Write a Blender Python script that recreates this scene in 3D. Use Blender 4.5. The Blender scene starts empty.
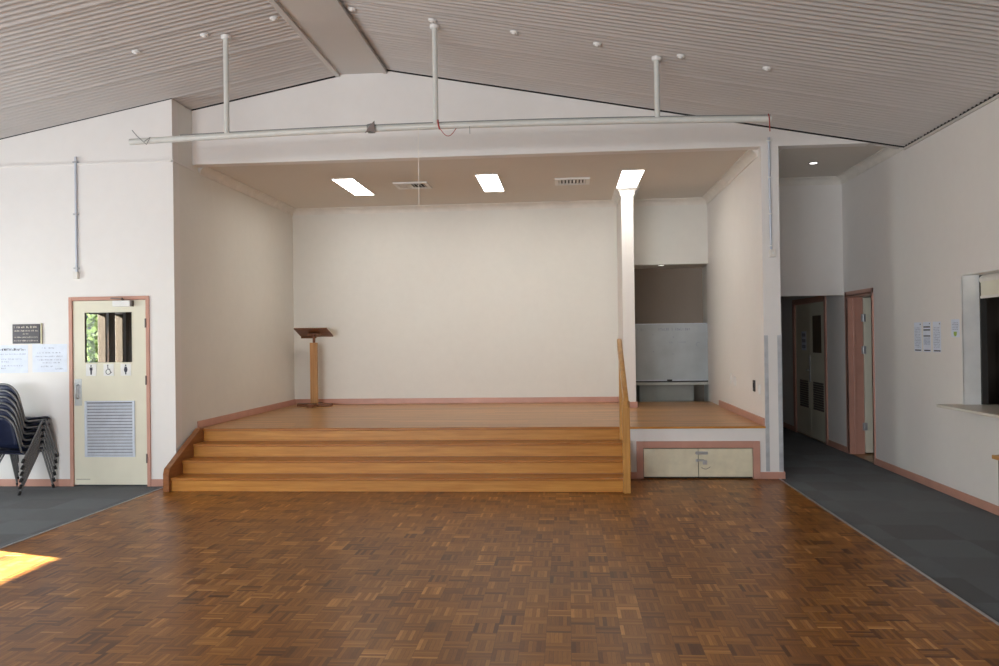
import bpy, math, random
from mathutils import Vector, Matrix
random.seed(7)
C = bpy.context.scene.collection
PI = math.pi

# ------------------------------------------------------------------ materials
class NT:
    """small helper around a node tree"""
    def __init__(s, name):
        s.m = bpy.data.materials.new(name); s.m.use_nodes = True
        s.t = s.m.node_tree; s.b = s.t.nodes['Principled BSDF']
    def n(s, typ, **kw):
        nd = s.t.nodes.new(typ)
        for k, v in kw.items(): setattr(nd, k, v)
        return nd
    def put(s, sock, v):
        if hasattr(v, 'outputs'): v = v.outputs[0]
        if isinstance(v, bpy.types.NodeSocket): s.t.links.new(v, sock)
        else: sock.default_value = v
    def math(s, op, a, b=0.0, c=None):
        nd = s.n('ShaderNodeMath', operation=op)
        s.put(nd.inputs[0], a); s.put(nd.inputs[1], b)
        if c is not None: s.put(nd.inputs[2], c)
        return nd.outputs[0]
    def coord(s, scale=(1, 1, 1)):
        tc = s.n('ShaderNodeTexCoord'); mp = s.n('ShaderNodeMapping')
        s.t.links.new(tc.outputs['Object'], mp.inputs[0]); mp.inputs['Scale'].default_value = scale
        return mp.outputs[0]
    def noise(s, vec, scale, detail=3.0, rough=.5):
        nd = s.n('ShaderNodeTexNoise'); s.put(nd.inputs['Vector'], vec)
        nd.inputs['Scale'].default_value = scale; nd.inputs['Detail'].default_value = detail
        nd.inputs['Roughness'].default_value = rough
        return nd.outputs['Fac']
    def ramp(s, fac, stops):
        nd = s.n('ShaderNodeValToRGB'); s.put(nd.inputs[0], fac)
        e = nd.color_ramp.elements
        while len(e) < len(stops): e.new(.5)
        for i, (p, c) in enumerate(stops): e[i].position = p; e[i].color = (*c, 1)
        return nd.outputs[0]
    def mix(s, fac, a, b, mode='MIX'):
        nd = s.n('ShaderNodeMix', data_type='RGBA', blend_type=mode)
        s.put(nd.inputs[0], fac)
        for i, v in ((6, a), (7, b)):
            if isinstance(v, tuple): nd.inputs[i].default_value = (*v, 1)
            else: s.put(nd.inputs[i], v)
        return nd.outputs[2]
    def bump(s, h, strength=.2, dist=.01):
        nd = s.n('ShaderNodeBump'); nd.inputs['Strength'].default_value = strength
        nd.inputs['Distance'].default_value = dist; s.put(nd.inputs['Height'], h)
        s.t.links.new(nd.outputs[0], s.b.inputs['Normal'])
    def col(s, v):
        if isinstance(v, tuple): s.b.inputs['Base Color'].default_value = (*v, 1)
        else: s.put(s.b.inputs['Base Color'], v)
    def rough(s, v): s.put(s.b.inputs['Roughness'], v)

def plain(name, c, rough=.5, metal=0.0, var=.06, vs=6.0, bump=0.0, bs=200.0):
    k = NT(name); v = k.coord()
    f = k.noise(v, vs)
    lo = tuple(max(0, x*(1-var)) for x in c); hi = tuple(min(1, x*(1+var)) for x in c)
    k.col(k.ramp(f, [(.3, lo), (.7, hi)])); k.rough(rough); k.b.inputs['Metallic'].default_value = metal
    if bump: k.bump(k.noise(v, bs, 2), bump, .002)
    return k.m

def paint(name, c, rough=.55, smudge=.05):
    k = NT(name); v = k.coord()
    a = k.noise(v, .7, 4, .6); b = k.noise(v, 9, 4, .6)
    f = k.math('MULTIPLY_ADD', b, .35, k.math('MULTIPLY', a, .65))
    lo = tuple(x*(1-smudge) for x in c)
    k.col(k.ramp(f, [(.35, lo), (.6, c)])); k.rough(rough)
    k.bump(k.noise(v, 160, 2), .12, .002)
    return k.m

def timber(name, c1, c2, axis='X', rough=.3, board=None, coat=0.0, scale=1.0):
    """grain along the axis; board = board width across the axis on Y"""
    k = NT(name)
    st = {'X': (.9, 14, 14), 'Y': (14, .9, 14), 'Z': (14, 14, .9)}[axis]
    v = k.coord(tuple(x*scale for x in st)); off = None
    base = k.noise(v, 2.2, 6, .62)
    col = k.ramp(base, [(.28, c1), (.72, c2)])
    if board:
        tc = k.n('ShaderNodeTexCoord'); sp = k.n('ShaderNodeSeparateXYZ'); k.t.links.new(tc.outputs['Object'], sp.inputs[0])
        yy = k.math('DIVIDE', sp.outputs[1], board); row = k.math('FLOOR', yy)
        wn = k.n('ShaderNodeTexWhiteNoise', noise_dimensions='1D'); k.put(wn.inputs['W'], row)
        xs = k.math('MULTIPLY_ADD', wn.outputs[0], 1.7, k.math('DIVIDE', sp.outputs[0], 1.7)); seg = k.math('FLOOR', xs)
        w2 = k.n('ShaderNodeTexWhiteNoise', noise_dimensions='2D'); cb = k.n('ShaderNodeCombineXYZ')
        k.put(cb.inputs[0], row); k.put(cb.inputs[1], seg); k.put(w2.inputs['Vector'], cb.outputs[0])
        tone = k.ramp(w2.outputs[0], [(0, (.72, .70, .66)), (1, (1.12, 1.1, 1.06))])
        col = k.mix(1.0, col, tone, 'MULTIPLY')
        fr = k.math('FRACT', yy); gap = k.math('LESS_THAN', fr, .035)
        fx = k.math('FRACT', xs); gx = k.math('LESS_THAN', fx, .0025)
        g = k.math('MAXIMUM', gap, gx)
        col = k.mix(k.math('MULTIPLY', g, .55), col, (.12, .06, .025))
    k.col(col); k.rough(rough); k.b.inputs['Specular IOR Level'].default_value = .35 if not board else .5
    if coat:
        k.b.inputs['Coat Weight'].default_value = coat; k.b.inputs['Coat Roughness'].default_value = .08
    k.bump(base, .02, .001)
    return k.m

def parquet():
    k = NT('parquet_mosaic')
    tc = k.n('ShaderNodeTexCoord'); sp = k.n('ShaderNodeSeparateXYZ'); k.t.links.new(tc.outputs['Object'], sp.inputs[0])
    A, P, V = .132, .258, .58                       # column width, period along y, share of the upright fingers
    x = k.math('DIVIDE', sp.outputs[0], A); cx = k.math('FLOOR', x); fx = k.math('FRACT', x)
    odd = k.math('MULTIPLY', k.math('ABSOLUTE', k.math('MODULO', cx, 2.0)), .5)
    y = k.math('ADD', k.math('DIVIDE', sp.outputs[1], P), odd); cyy = k.math('FLOOR', y); fyy = k.math('FRACT', y)
    ck = k.math('LESS_THAN', fyy, V); inv = k.math('SUBTRACT', 1.0, ck)
    fy = k.math('ADD', k.math('MULTIPLY', k.math('DIVIDE', fyy, V), ck), k.math('MULTIPLY', k.math('DIVIDE', k.math('SUBTRACT', fyy, V), 1-V), inv))
    cy = k.math('ADD', k.math('MULTIPLY', cyy, 2.0), ck)
    sc = k.math('ADD', k.math('MULTIPLY', fx, ck), k.math('MULTIPLY', fy, inv))      # across the fingers
    lc = k.math('ADD', k.math('MULTIPLY', fy, ck), k.math('MULTIPLY', fx, inv))      # along the fingers
    s5 = k.math('MULTIPLY', sc, k.math('ADD', 5.0, ck)); sid = k.math('FLOOR', s5); sf = k.math('FRACT', s5)
    cb = k.n('ShaderNodeCombineXYZ'); k.put(cb.inputs[0], cx); k.put(cb.inputs[1], cy); k.put(cb.inputs[2], sid)
    wn = k.n('ShaderNodeTexWhiteNoise', noise_dimensions='3D'); k.put(wn.inputs['Vector'], cb.outputs[0])
    cb2 = k.n('ShaderNodeCombineXYZ'); k.put(cb2.inputs[0], cx); k.put(cb2.inputs[1], cy)
    wb = k.n('ShaderNodeTexWhiteNoise', noise_dimensions='3D'); k.put(wb.inputs['Vector'], cb2.outputs[0])
    tone = k.math('ADD', k.math('MULTIPLY', wn.outputs[0], .6), k.math('MULTIPLY', wb.outputs[0], .4))
    col = k.ramp(tone, [(.0, (.10, .032, .004)), (.18, (.185, .065, .009)), (.40, (.260, .098, .014)), (.68, (.32, .130, .021)), (.88, (.41, .180, .036)), (1., (.58, .28, .075))])
    # grain along each finger
    cg = k.n('ShaderNodeCombineXYZ'); k.put(cg.inputs[0], k.math('MULTIPLY', sc, 16.0)); k.put(cg.inputs[1], k.math('MULTIPLY', lc, 1.6))
    k.put(cg.inputs[2], k.math('MULTIPLY', wn.outputs[0], 40.0))
    gr = k.noise(cg.outputs[0], 1.6, 4, .6)
    col = k.mix(1.0, col, k.ramp(gr, [(.25, (.78, .76, .74)), (.75, (1.15, 1.15, 1.15))]), 'MULTIPLY')
    e1 = k.math('LESS_THAN', k.math('MINIMUM', sf, k.math('SUBTRACT', 1.0, sf)), .045)
    e2 = k.math('LESS_THAN', k.math('MINIMUM', lc, k.math('SUBTRACT', 1.0, lc)), .014)
    e = k.math('MAXIMUM', e1, e2)
    col = k.mix(k.math('MULTIPLY', e, .45), col, (.05, .022, .01))
    v = k.coord(); wear = k.noise(v, .8, 4, .6)
    col = k.mix(1.0, col, k.ramp(wear, [(.3, (.88, .88, .88)), (.7, (1.1, 1.1, 1.1))]), 'MULTIPLY')
    k.col(col)
    k.rough(k.math('MULTIPLY_ADD', wear, .08, .295))
    k.b.inputs['Specular IOR Level'].default_value = .22
    k.bump(wear, .03, .004)
    return k.m

def carpet():
    k = NT('carpet_tiles'); S = .5
    tc = k.n('ShaderNodeTexCoord'); sp = k.n('ShaderNodeSeparateXYZ'); k.t.links.new(tc.outputs['Object'], sp.inputs[0])
    cx = k.math('FLOOR', k.math('DIVIDE', sp.outputs[0], S)); cy = k.math('FLOOR', k.math('DIVIDE', sp.outputs[1], S))
    cb = k.n('ShaderNodeCombineXYZ'); k.put(cb.inputs[0], cx); k.put(cb.inputs[1], cy)
    wn = k.n('ShaderNodeTexWhiteNoise', noise_dimensions='3D'); k.put(wn.inputs['Vector'], cb.outputs[0])
    ck = k.math('ABSOLUTE', k.math('MODULO', k.math('ADD', cx, cy), 2.0))
    v = k.coord()
    n1 = k.noise(v, 5, 5, .7); n2 = k.noise(v, 240, 2)
    t = k.math('ADD', k.math('ADD', k.math('MULTIPLY', ck, .26), k.math('MULTIPLY', wn.outputs[0], .30)), k.math('ADD', k.math('MULTIPLY', n1, .30), k.math('MULTIPLY', n2, .25)))
    k.col(k.ramp(t, [(.25, (.008, .012, .017)), (.85, (.040, .053, .066))])); k.rough(.95)
    k.b.inputs['Sheen Weight'].default_value = .15
    k.bump(n2, .5, .004)
    return k.m

def glass(name, tint=(.9, .95, .95), refl=.12, rough=.0):
    m = bpy.data.materials.new(name); m.use_nodes = True; t = m.node_tree
    t.nodes.remove(t.nodes['Principled BSDF'])
    tr = t.nodes.new('ShaderNodeBsdfTransparent'); tr.inputs[0].default_value = (*tint, 1)
    gl = t.nodes.new('ShaderNodeBsdfGlossy'); gl.inputs['Roughness'].default_value = rough
    fr = t.nodes.new('ShaderNodeLayerWeight'); fr.inputs[0].default_value = .5
    pw = t.nodes.new('ShaderNodeMath'); pw.operation = 'POWER'; pw.inputs[1].default_value = 4.5
    t.links.new(fr.outputs['Facing'], pw.inputs[0])
    ad = t.nodes.new('ShaderNodeMath'); ad.operation = 'MULTIPLY_ADD'; ad.inputs[1].default_value = .8; ad.inputs[2].default_value = .04+refl
    t.links.new(pw.outputs[0], ad.inputs[0])
    mx = t.nodes.new('ShaderNodeMixShader'); t.links.new(ad.outputs[0], mx.inputs[0])
    t.links.new(tr.outputs[0], mx.inputs[1]); t.links.new(gl.outputs[0], mx.inputs[2])
    t.links.new(mx.outputs[0], t.nodes['Material Output'].inputs[0])
    return m

def emit(name, c, s):
    k = NT(name); v = k.coord(); f = k.noise(v, 3)
    k.col((.9, .9, .9)); k.b.inputs['Emission Color'].default_value = (*c, 1)
    k.put(k.b.inputs['Emission Strength'], k.math('MULTIPLY_ADD', f, s*.04, s))
    return k.m

M = dict(
    wall=paint('wall_paint', (.83, .805, .785), .55, .035),
    stagewall=paint('stage_wall_paint', (.79, .785, .745), .5, .04),  # same paint as the hall walls, tinted cream for the warm stage light
    ceil=paint('stage_ceiling_paint', (.72, .68, .62), .7, .03),
    corr=plain('corrugated_steel', (.56, .535, .52), .5, 0, .03, 2.0),
    ridge=paint('ridge_board', (.60, .575, .55), .6, .03),
    white=plain('white_enamel', (.80, .80, .79), .35),
    offwhite=plain('offwhite_trim', (.78, .75, .70), .45),
    pipe=plain('pipe_paint', (.66, .67, .64), .4, 0, .04, 14),
    salmon=plain('salmon_gloss', (.54, .285, .22), .35, 0, .07, 5),
    cream=plain('cream_door_paint', (.76, .73, .60), .38, 0, .04, 3),
    creamold=plain('cream_cupboard_paint', (.74, .69, .52), .38, 0, .07, 9),
    steel=plain('brushed_steel', (.50, .51, .53), .38, .7, .08, 30),
    alu=plain('anodised_aluminium', (.56, .60, .68), .42, .35, .06, 12),
    guard=plain('metal_corner_guard', (.52, .54, .57), .4, .35, .16, 8),
    dark=plain('dark_void', (.02, .019, .018), .8),
    darkbrown=plain('dark_interior_frame', (.03, .028, .026), .6),
    black=plain('black_plastic', (.015, .015, .017), .4),
    hinge=plain('hinge_metal', (.16, .13, .12), .45, .6),
    tube=plain('grey_chair_tube', (.20, .20, .205), .4, .3),
    navy=plain('navy_plastic', (.012, .018, .052), .42, 0, .12, 20),
    paper=plain('paper', (.74, .80, .92), .6, 0, .05, 12),
    ink=plain('ink', (.03, .03, .05), .6),
    grayink=plain('grey_ink', (.30, .33, .44), .6),
    bronze=plain('dark_bronze', (.040, .036, .045), .35, .5),
    gold=plain('worn_gold_letters', (.62, .55, .46), .4, .5),
    brass=plain('brass_edge', (.42, .38, .26), .4, .6),
    counter=plain('beige_laminate', (.66, .63, .56), .35, 0, .04, 20),
    board=plain('whiteboard_enamel', (.50, .545, .575), .22, 0, .08, 3),
    bench=plain('grey_bench_laminate', (.50, .50, .48), .4),
    cabinet=plain('grey_cabinet_laminate', (.26, .26, .25), .5),
    red=plain('red_tape', (.35, .05, .04), .6),
    tape=plain('grey_tape', (.22, .23, .23), .5),
    green=plain('green_print', (.35, .50, .10), .6),
    string=plain('pull_string', (.82, .78, .72), .7),
    parquet=parquet(), carpet=carpet(),
    deck=timber('stage_boards', (.38, .180, .055), (.60, .335, .130), 'X', .285, board=.083),
    step=timber('step_timber', (.43, .165, .026), (.62, .295, .062), 'X', .34), tread=timber('tread_timber', (.30, .100, .016), (.46, .190, .038), 'X', .32),
    rail=timber('rail_timber', (.40, .18, .045), (.60, .32, .09), 'Z', .3),
    railY=timber('rail_timber_long', (.40, .18, .045), (.60, .32, .09), 'Y', .3),
    stringer=timber('stringer_timber', (.20, .072, .025), (.34, .14, .050), 'Y', .3),
    lectern=timber('lectern_timber', (.36, .17, .060), (.56, .31, .12), 'Z', .35),
    lecterntop=timber('lectern_top_timber', (.13, .045, .018), (.24, .095, .040), 'X', .35),
    brown=timber('brown_timber', (.085, .062, .044), (.15, .11, .078), 'Z', .6),
    glass=glass('window_glass', (.95, .97, .97), .02), doorglass=glass('door_glass', (.35, .35, .35), .42),
    tube_light=emit('fluorescent_diffuser', (1.0, .955, .86), 14.5),
    lamp=emit('downlight_lamp', (1.0, .97, .92), 4.0),
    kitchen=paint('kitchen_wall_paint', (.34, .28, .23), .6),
    garden=plain('garden_leaves', (.16, .23, .08), .7, 0, .6, 2.5, .3, 30),
    ground=plain('pale_paving', (.42, .41, .38), .8, 0, .1, 3),
)

gm = M['garden']; gt = gm.node_tree; gb = gt.nodes['Principled BSDF']
tl = gt.nodes.new('ShaderNodeBsdfTranslucent'); gx = gt.nodes.new('ShaderNodeMixShader'); gx.inputs[0].default_value = .5
lk = gb.inputs['Base Color'].links[0].from_socket; gt.links.new(lk, tl.inputs[0])
gt.links.new(gb.outputs[0], gx.inputs[1]); gt.links.new(tl.outputs[0], gx.inputs[2]); gt.links.new(gx.outputs[0], gt.nodes['Material Output'].inputs[0])

# ------------------------------------------------------------------ geometry
class MB:
    def __init__(s): s.v = []; s.f = []; s.sm = []
    def add(s, vs, fs, smooth=False):
        b = len(s.v); s.v += [tuple(p) for p in vs]; s.f += [tuple(b+i for i in f) for f in fs]; s.sm += [smooth]*len(fs); return s
    def box(s, x0, x1, y0, y1, z0, z1):
        x0, x1 = min(x0, x1), max(x0, x1); y0, y1 = min(y0, y1), max(y0, y1); z0, z1 = min(z0, z1), max(z0, z1)
        return s.add([(x0,y0,z0),(x1,y0,z0),(x1,y1,z0),(x0,y1,z0),(x0,y0,z1),(x1,y0,z1),(x1,y1,z1),(x0,y1,z1)],
              [(0,3,2,1),(4,5,6,7),(0,1,5,4),(1,2,6,5),(2,3,7,6),(3,0,4,7)])
    def prism(s, poly, a, b, axis='Y'):
        """poly of 2D points swept from a to b along the axis"""
        def P(p, t): return {'Y': (p[0], t, p[1]), 'X': (t, p[0], p[1]), 'Z': (p[0], p[1], t)}[axis]
        n = len(poly)
        fs = [tuple(range(n)), tuple(range(2*n-1, n-1, -1))] + [(i, n+i, n+(i+1) % n, (i+1) % n) for i in range(n)]
        return s.add([P(p, a) for p in poly]+[P(p, b) for p in poly], fs)
    def tube(s, pts, r, n=12, cap=True):
        pts = [Vector(p) for p in pts]; rings = []
        t0 = (pts[1]-pts[0]).normalized()
        up = Vector((0,0,1)) if abs(t0.z) < .9 else Vector((1,0,0))
        u = t0.cross(up).normalized()
        for i, p in enumerate(pts):
            if i == 0: t = t0
            elif i == len(pts)-1: t = (pts[i]-pts[i-1]).normalized()
            else: t = ((pts[i]-pts[i-1]).normalized()+(pts[i+1]-pts[i]).normalized()).normalized()
            u = (u-t*u.dot(t)).normalized(); w = t.cross(u)
            rr = r[i] if isinstance(r, (list, tuple)) else r
            rings.append([p+(u*math.cos(2*PI*k/n)+w*math.sin(2*PI*k/n))*rr for k in range(n)])
        vs = [q for rg in rings for q in rg]
        fs = [(i*n+k, i*n+(k+1) % n, (i+1)*n+(k+1) % n, (i+1)*n+k) for i in range(len(pts)-1) for k in range(n)]
        s.add(vs, fs, True)
        if cap: s.add(rings[0], [tuple(range(n-1, -1, -1))]); s.add(rings[-1], [tuple(range(n))])
        return s
    def build(s, name, mat, parent=None, bevel=0.0, loc=None):
        me = bpy.data.meshes.new(name)
        off = Vector((0,0,0))
        q = parent
        while q is not None: off += q.location; q = q.parent
        o = bpy.data.objects.new(name, me); C.objects.link(o)
        if parent is None and loc is None and s.v:      # origin at the base of the thing
            xs = [p[0] for p in s.v]; ys = [p[1] for p in s.v]; zs = [p[2] for p in s.v]
            loc = ((min(xs)+max(xs))/2, (min(ys)+max(ys))/2, min(zs))
        if parent is None and loc is not None: o.location = loc; off = Vector(loc)
        me.from_pydata([Vector(p)-off for p in s.v], [], s.f); me.update()
        for p, sm in zip(me.polygons, s.sm): p.use_smooth = sm
        import bmesh
        bm = bmesh.new(); bm.from_mesh(me); bmesh.ops.recalc_face_normals(bm, faces=bm.faces); bm.to_mesh(me); bm.free()
        me.materials.append(M[mat] if isinstance(mat, str) else mat)
        if parent is not None: o.parent = parent
        if bevel:
            b = o.modifiers.new('bevel', 'BEVEL'); b.width = bevel; b.segments = 2; b.limit_method = 'ANGLE'; b.angle_limit = .7
        return o

def struct(o, label=None):
    o['kind'] = 'structure'
    if label: o['label'] = label; o['category'] = label.split()[-1] if False else o.name.split('_')[0].split('.')[0]
    return o
def tag(o, label, cat, group=None):
    o['label'] = label; o['category'] = cat
    if group: o['group'] = group
    return o
def thing(name, loc, label=None, cat=None, group=None, kind=None):
    o = bpy.data.objects.new(name, None); o.empty_display_size = .1; C.objects.link(o); o.location = loc
    if label: o['label'] = label; o['category'] = cat
    if group: o['group'] = group
    if kind: o['kind'] = kind
    return o
def copy_tree(o, parent=None):
    c = o.copy(); C.objects.link(c)
    if parent is not None: c.parent = parent
    for ch in list(o.children): copy_tree(ch, c)
    return c

# room dimensions (metres; x right, y into the room, z up)
XV = 3.865
Y0, Y1, YB = 8.70, 9.20, 12.65
XL, XR, XR2, XW, XLL = -4.30, 2.15, 2.34, 3.675, -8.20
HS, HB = .577, 3.645
YS, TR = 8.405, .265
XE = .62                                    # right end of the steps
YK = 11.25                                  # lintel in the corridor
YN = -5.0                                   # wall behind the camera
zl = lambda x: .1906*x+5.1026
zr = lambda x: -.1879*x+4.2796

# ------------------------------------------------------------------ floors
struct(MB().box(-4.40, 2.29, YN, Y1+.1, -.06, 0).build('floor', 'parquet', loc=(0, 0, 0)), 'brown mosaic parquet floor in front of the stage steps')
struct(MB().box(XLL, -4.41, YN, Y0+.1, -.06, 0).build('floor_carpet_left', 'carpet', loc=(0, 0, 0)), 'blue grey carpet tiles in front of the toilet door')
struct(MB().box(2.30, XW+.02, YN, 14.6, -.06, 0).build('floor_carpet_right', 'carpet', loc=(0, 0, 0)), 'dark blue grey carpet tiles leading into the corridor')
struct(MB().box(-4.415, -4.395, YN, Y0-.02, -.01, .004).build('trim_1', 'steel'), 'thin metal edging strip between parquet and left carpet')
struct(MB().box(2.285, 2.305, YN, Y1-.02, -.01, .004).build('trim_2', 'steel'), 'thin metal edging strip between parquet and right carpet')
struct(MB().box(XW, 8.2, 3.5, 14.0, -.06, .0).build('floor_kitchen', 'deck', loc=(0, 0, 0)), 'floor of the room behind the right wall')

# ------------------------------------------------------------------ ceilings
def corrugated(name, x0, x1, zf, y0, y1, label):
    pitch, amp, seg = .076, .0095, 10
    n = int((y1-y0)/pitch*seg); vs = []; fs = []
    for i in range(n+1):
        y = y0+i*pitch/seg
        sheet = ((y-y0)/(pitch*10)) % 1.0
        lap = .007 if sheet < .07 else 0
        dz = amp*math.cos(2*PI*i/seg)-lap
        vs += [(x0, y, zf(x0)+amp+dz), (x1, y, zf(x1)+amp+dz)]
    for i in range(n): fs.append((2*i, 2*i+1, 2*i+3, 2*i+2))
    m = MB(); m.add(vs, fs, True)
    return struct(m.build(name, 'corr', loc=(0, 0, 0)), label)
corrugated('ceiling_left', XLL-.05, -2.53, zl, YN, Y1+.12, 'grey corrugated metal ceiling slope left of the ridge')
corrugated('ceiling_right', -2.06, XW-.010, zr, YN, Y1+.12, 'grey corrugated metal ceiling slope right of the ridge')
m = MB(); m.box(-2.56, -2.02, YN, Y1, 4.625, 4.66)
struct(m.build('ceiling_ridge', 'ridge'), 'flat plain board along the ridge between the corrugated slopes')
struct(MB().box(-2.60, -2.545, YN, Y1, 4.598, 4.64).build('trim_3', 'ridge', bevel=.004), 'narrow trim strip along the left edge of the ridge board')
struct(MB().box(-2.045, -2.0, YN, Y1, 4.612, 4.65).build('trim_4', 'ridge', bevel=.004), 'narrow trim strip along the right edge of the ridge board')
# unseen roof slab added above the ceilings to keep the daylight out
m = MB(); m.prism([(XLL-.6, zl(XLL-.6)+.12), (-2.3, 4.86), (XW+.9, zr(XW+.9)+.12), (XW+.9, zr(XW+.9)+.22), (-2.3, 4.98), (XLL-.6, zl(XLL-.6)+.22)], YN-.3, Y1+.4)
struct(m.build('roof', 'dark'), 'unseen roof slab added above the hall to block daylight')
struct(MB().box(XL-.15, XR2, Y1+.1, YB+.1, 3.66, 3.74).build('ceiling_stage', 'ceil'), 'flat beige plaster ceiling above the stage')
struct(MB().box(XR2-.1, XW+.1, Y1+.1, YK+.1, 3.66, 3.74).build('ceiling_corridor', 'ceil'), 'flat plaster ceiling above the corridor mouth')
struct(MB().box(XR2, XW, YK+.12, 14.6, 2.5, 2.58).build('ceiling_corridor_back', 'ceil'), 'low ceiling of the dark corridor')
struct(MB().box(.5, XR2-.09, YB+.15, 13.9, 2.70, 2.78).build('ceiling_alcove', 'ceil'), 'ceiling of the alcove behind the stage')
struct(MB().box(XV, 8.3, 3.4, 14.1, 2.6, 2.68).build('ceiling_kitchen', 'kitchen'), 'ceiling of the room behind the right wall')

m = MB(); m.prism([(XLL-.2, 3.3), (XL-.2, 3.3), (XL-.2, 3.76), (XV, 3.76), (XV, zr(XV)+.14), (-2.3, 4.9), (XLL-.2, zl(XLL-.2)+.14)], Y1+.30, Y1+.36)  # added board, blocks the sky that leaked through the gap above the bulkhead
struct(m.build('wall_roof_space', 'dark'), 'dark board added in the roof space to stop sky light leaking in')
# ------------------------------------------------------------------ walls
SEAM = 3.585
DX0, DX1, DZ = -5.515, -4.585, 2.10          # toilet door frame, outer
m = MB()
m.prism([(XLL-.1, 0), (DX0, 0), (DX0, DZ), (DX1, DZ), (DX1, 0), (XL, 0), (XL, SEAM), (XLL-.1, SEAM)], Y0, Y0+.15)
G = .012
m.prism([(XLL-.1, SEAM), (XL-.012, SEAM), (XL-.012, zl(XL)-G), (XLL-.1, zl(XLL-.1)-G)], Y0+.013, Y0+.15)
struct(m.build('wall_front_left', 'wall', loc=(0, 0, 0)), 'white wall with the toilet door, left of the stage')
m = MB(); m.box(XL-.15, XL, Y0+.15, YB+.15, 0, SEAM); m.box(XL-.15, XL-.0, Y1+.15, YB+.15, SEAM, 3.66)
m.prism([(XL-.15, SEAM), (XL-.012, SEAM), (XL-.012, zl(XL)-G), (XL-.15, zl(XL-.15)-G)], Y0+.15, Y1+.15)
struct(m.build('wall_stage_left', 'stagewall', loc=(0, 0, 0)), 'side wall at the left of the stage, coloured cream for warm light')
XC0, XC1, YC = .785, .955, 11.62
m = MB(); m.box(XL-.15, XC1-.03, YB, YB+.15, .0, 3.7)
struct(m.build('wall_stage_back', 'stagewall', loc=(0, 0, 0)), 'back wall of the stage, coloured cream for warm light')
m = MB(); m.box(XC0, XC1, YC, YB+.12, HS-.05, 3.7)
struct(m.build('wall_stage_wing', 'wall', bevel=.004), 'short white wing wall ending like a column on the stage')
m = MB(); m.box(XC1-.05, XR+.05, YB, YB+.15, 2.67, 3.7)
struct(m.build('wall_alcove_lintel', 'stagewall'), 'wall above the alcove opening, coloured cream for warm light')
m = MB(); m.prism([(Y1, 0), (YB+.15, 0), (YB+.15, 3.66), (Y1+.15, 3.66), (Y1+.15, HB), (Y1, HB)], XR, XR2, 'X')
struct(m.build('wall_stage_right', 'wall', loc=(0, 0, 0), bevel=.003), 'white wall between the stage and the corridor')
# bulkhead over stage and corridor
xi = (4.2796-HB-G)/.1879
m = MB(); m.prism([(XL-.013, HB), (xi, HB), (-2.02, zr(-2.02)-G), (-2.02, 4.625), (-2.56, 4.625), (-2.56, zl(-2.56)-G), (XL-.013, zl(XL)-G)], Y1, Y1+.15)
struct(m.build('wall_bulkhead', 'wall'), 'white gable bulkhead above the stage opening')
# front of the stage right of the steps
CX0, CX1, CZ = .75, 2.09, .415
m = MB(); m.prism([(XE-.02, 0), (CX0, 0), (CX0, CZ), (CX1, CZ), (CX1, 0), (XR, 0), (XR, HS-.03), (XE-.02, HS-.03)], Y1, Y1+.1)
struct(m.build('wall_stage_front', 'wall', loc=(0, 0, 0)), 'low white stage front right of the wooden steps')
# alcove
struct(MB().box(.4, XR2, 13.80, 13.9, 0, 2.75).build('wall_alcove_back', 'kitchen'), 'back wall of the alcove')
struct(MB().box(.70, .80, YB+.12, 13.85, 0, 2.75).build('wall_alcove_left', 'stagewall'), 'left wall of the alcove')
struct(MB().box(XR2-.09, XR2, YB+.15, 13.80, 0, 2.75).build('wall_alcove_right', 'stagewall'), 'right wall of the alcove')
struct(MB().box(.75, XR2, YB+.02, 13.85, -.06, 0).build('floor_alcove', 'carpet'), 'floor of the alcove')
# right wall with servery window and doors
WY0, WY1, WZ0, WZ1 = 4.2, 7.97, .875, 2.115
A0, A1, AZ = 10.20, 11.12, 2.08              # door opening beside the corridor
B0, B1, BZ = 12.02, 13.62, 2.08              # double door far down the corridor
XV = XW+.19
m = MB()
m.box(XW, XV, YN-.1, WY0, 0, 3.7); m.box(XW, XV, WY0, WY1, 0, WZ0-.002); m.box(XW, XV, WY0, WY1, WZ1, 3.7)
m.box(XW, XV, WY1, A0, 0, 3.7); m.box(XW, XV, A0, A1, AZ, 3.7); m.box(XW, XV, A1, B0, 0, 3.7)
m.box(XW, XV, B0, B1, BZ, 3.0); m.box(XW, XV, B1, 14.7, 0, 3.0)
struct(m.build('wall_right', 'wall', loc=(0, 0, 0)), 'white right wall with the servery opening')
struct(MB().box(XR2-.02, XW+.02, YK, YK+.12, 2.09, 3.7).build('wall_corridor_lintel', 'wall'), 'white wall above the dark corridor opening')
struct(MB().box(XR2-.12, XR2, 13.9, 14.7, 0, 2.55).build('wall_corridor_left', 'wall'), 'left wall of the dark corridor')
struct(MB().box(XR2-.1, XW+.1, 14.55, 14.7, 0, 2.55).build('wall_corridor_end', 'wall'), 'end wall of the dark corridor')
# room behind the right wall
struct(MB().box(8.1, 8.2, 3.5, 14.0, 0, 2.65).build('wall_kitchen_far', 'kitchen'), 'far wall of the kitchen')
struct(MB().box(XV, 8.2, 3.4, 3.5, 0, 2.65).build('wall_kitchen_near', 'kitchen'), 'near side wall of the kitchen')
struct(MB().box(XV, 8.2, 13.9, 14.0, 0, 2.65).build('wall_kitchen_back', 'kitchen'), 'back wall of the kitchen')

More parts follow.
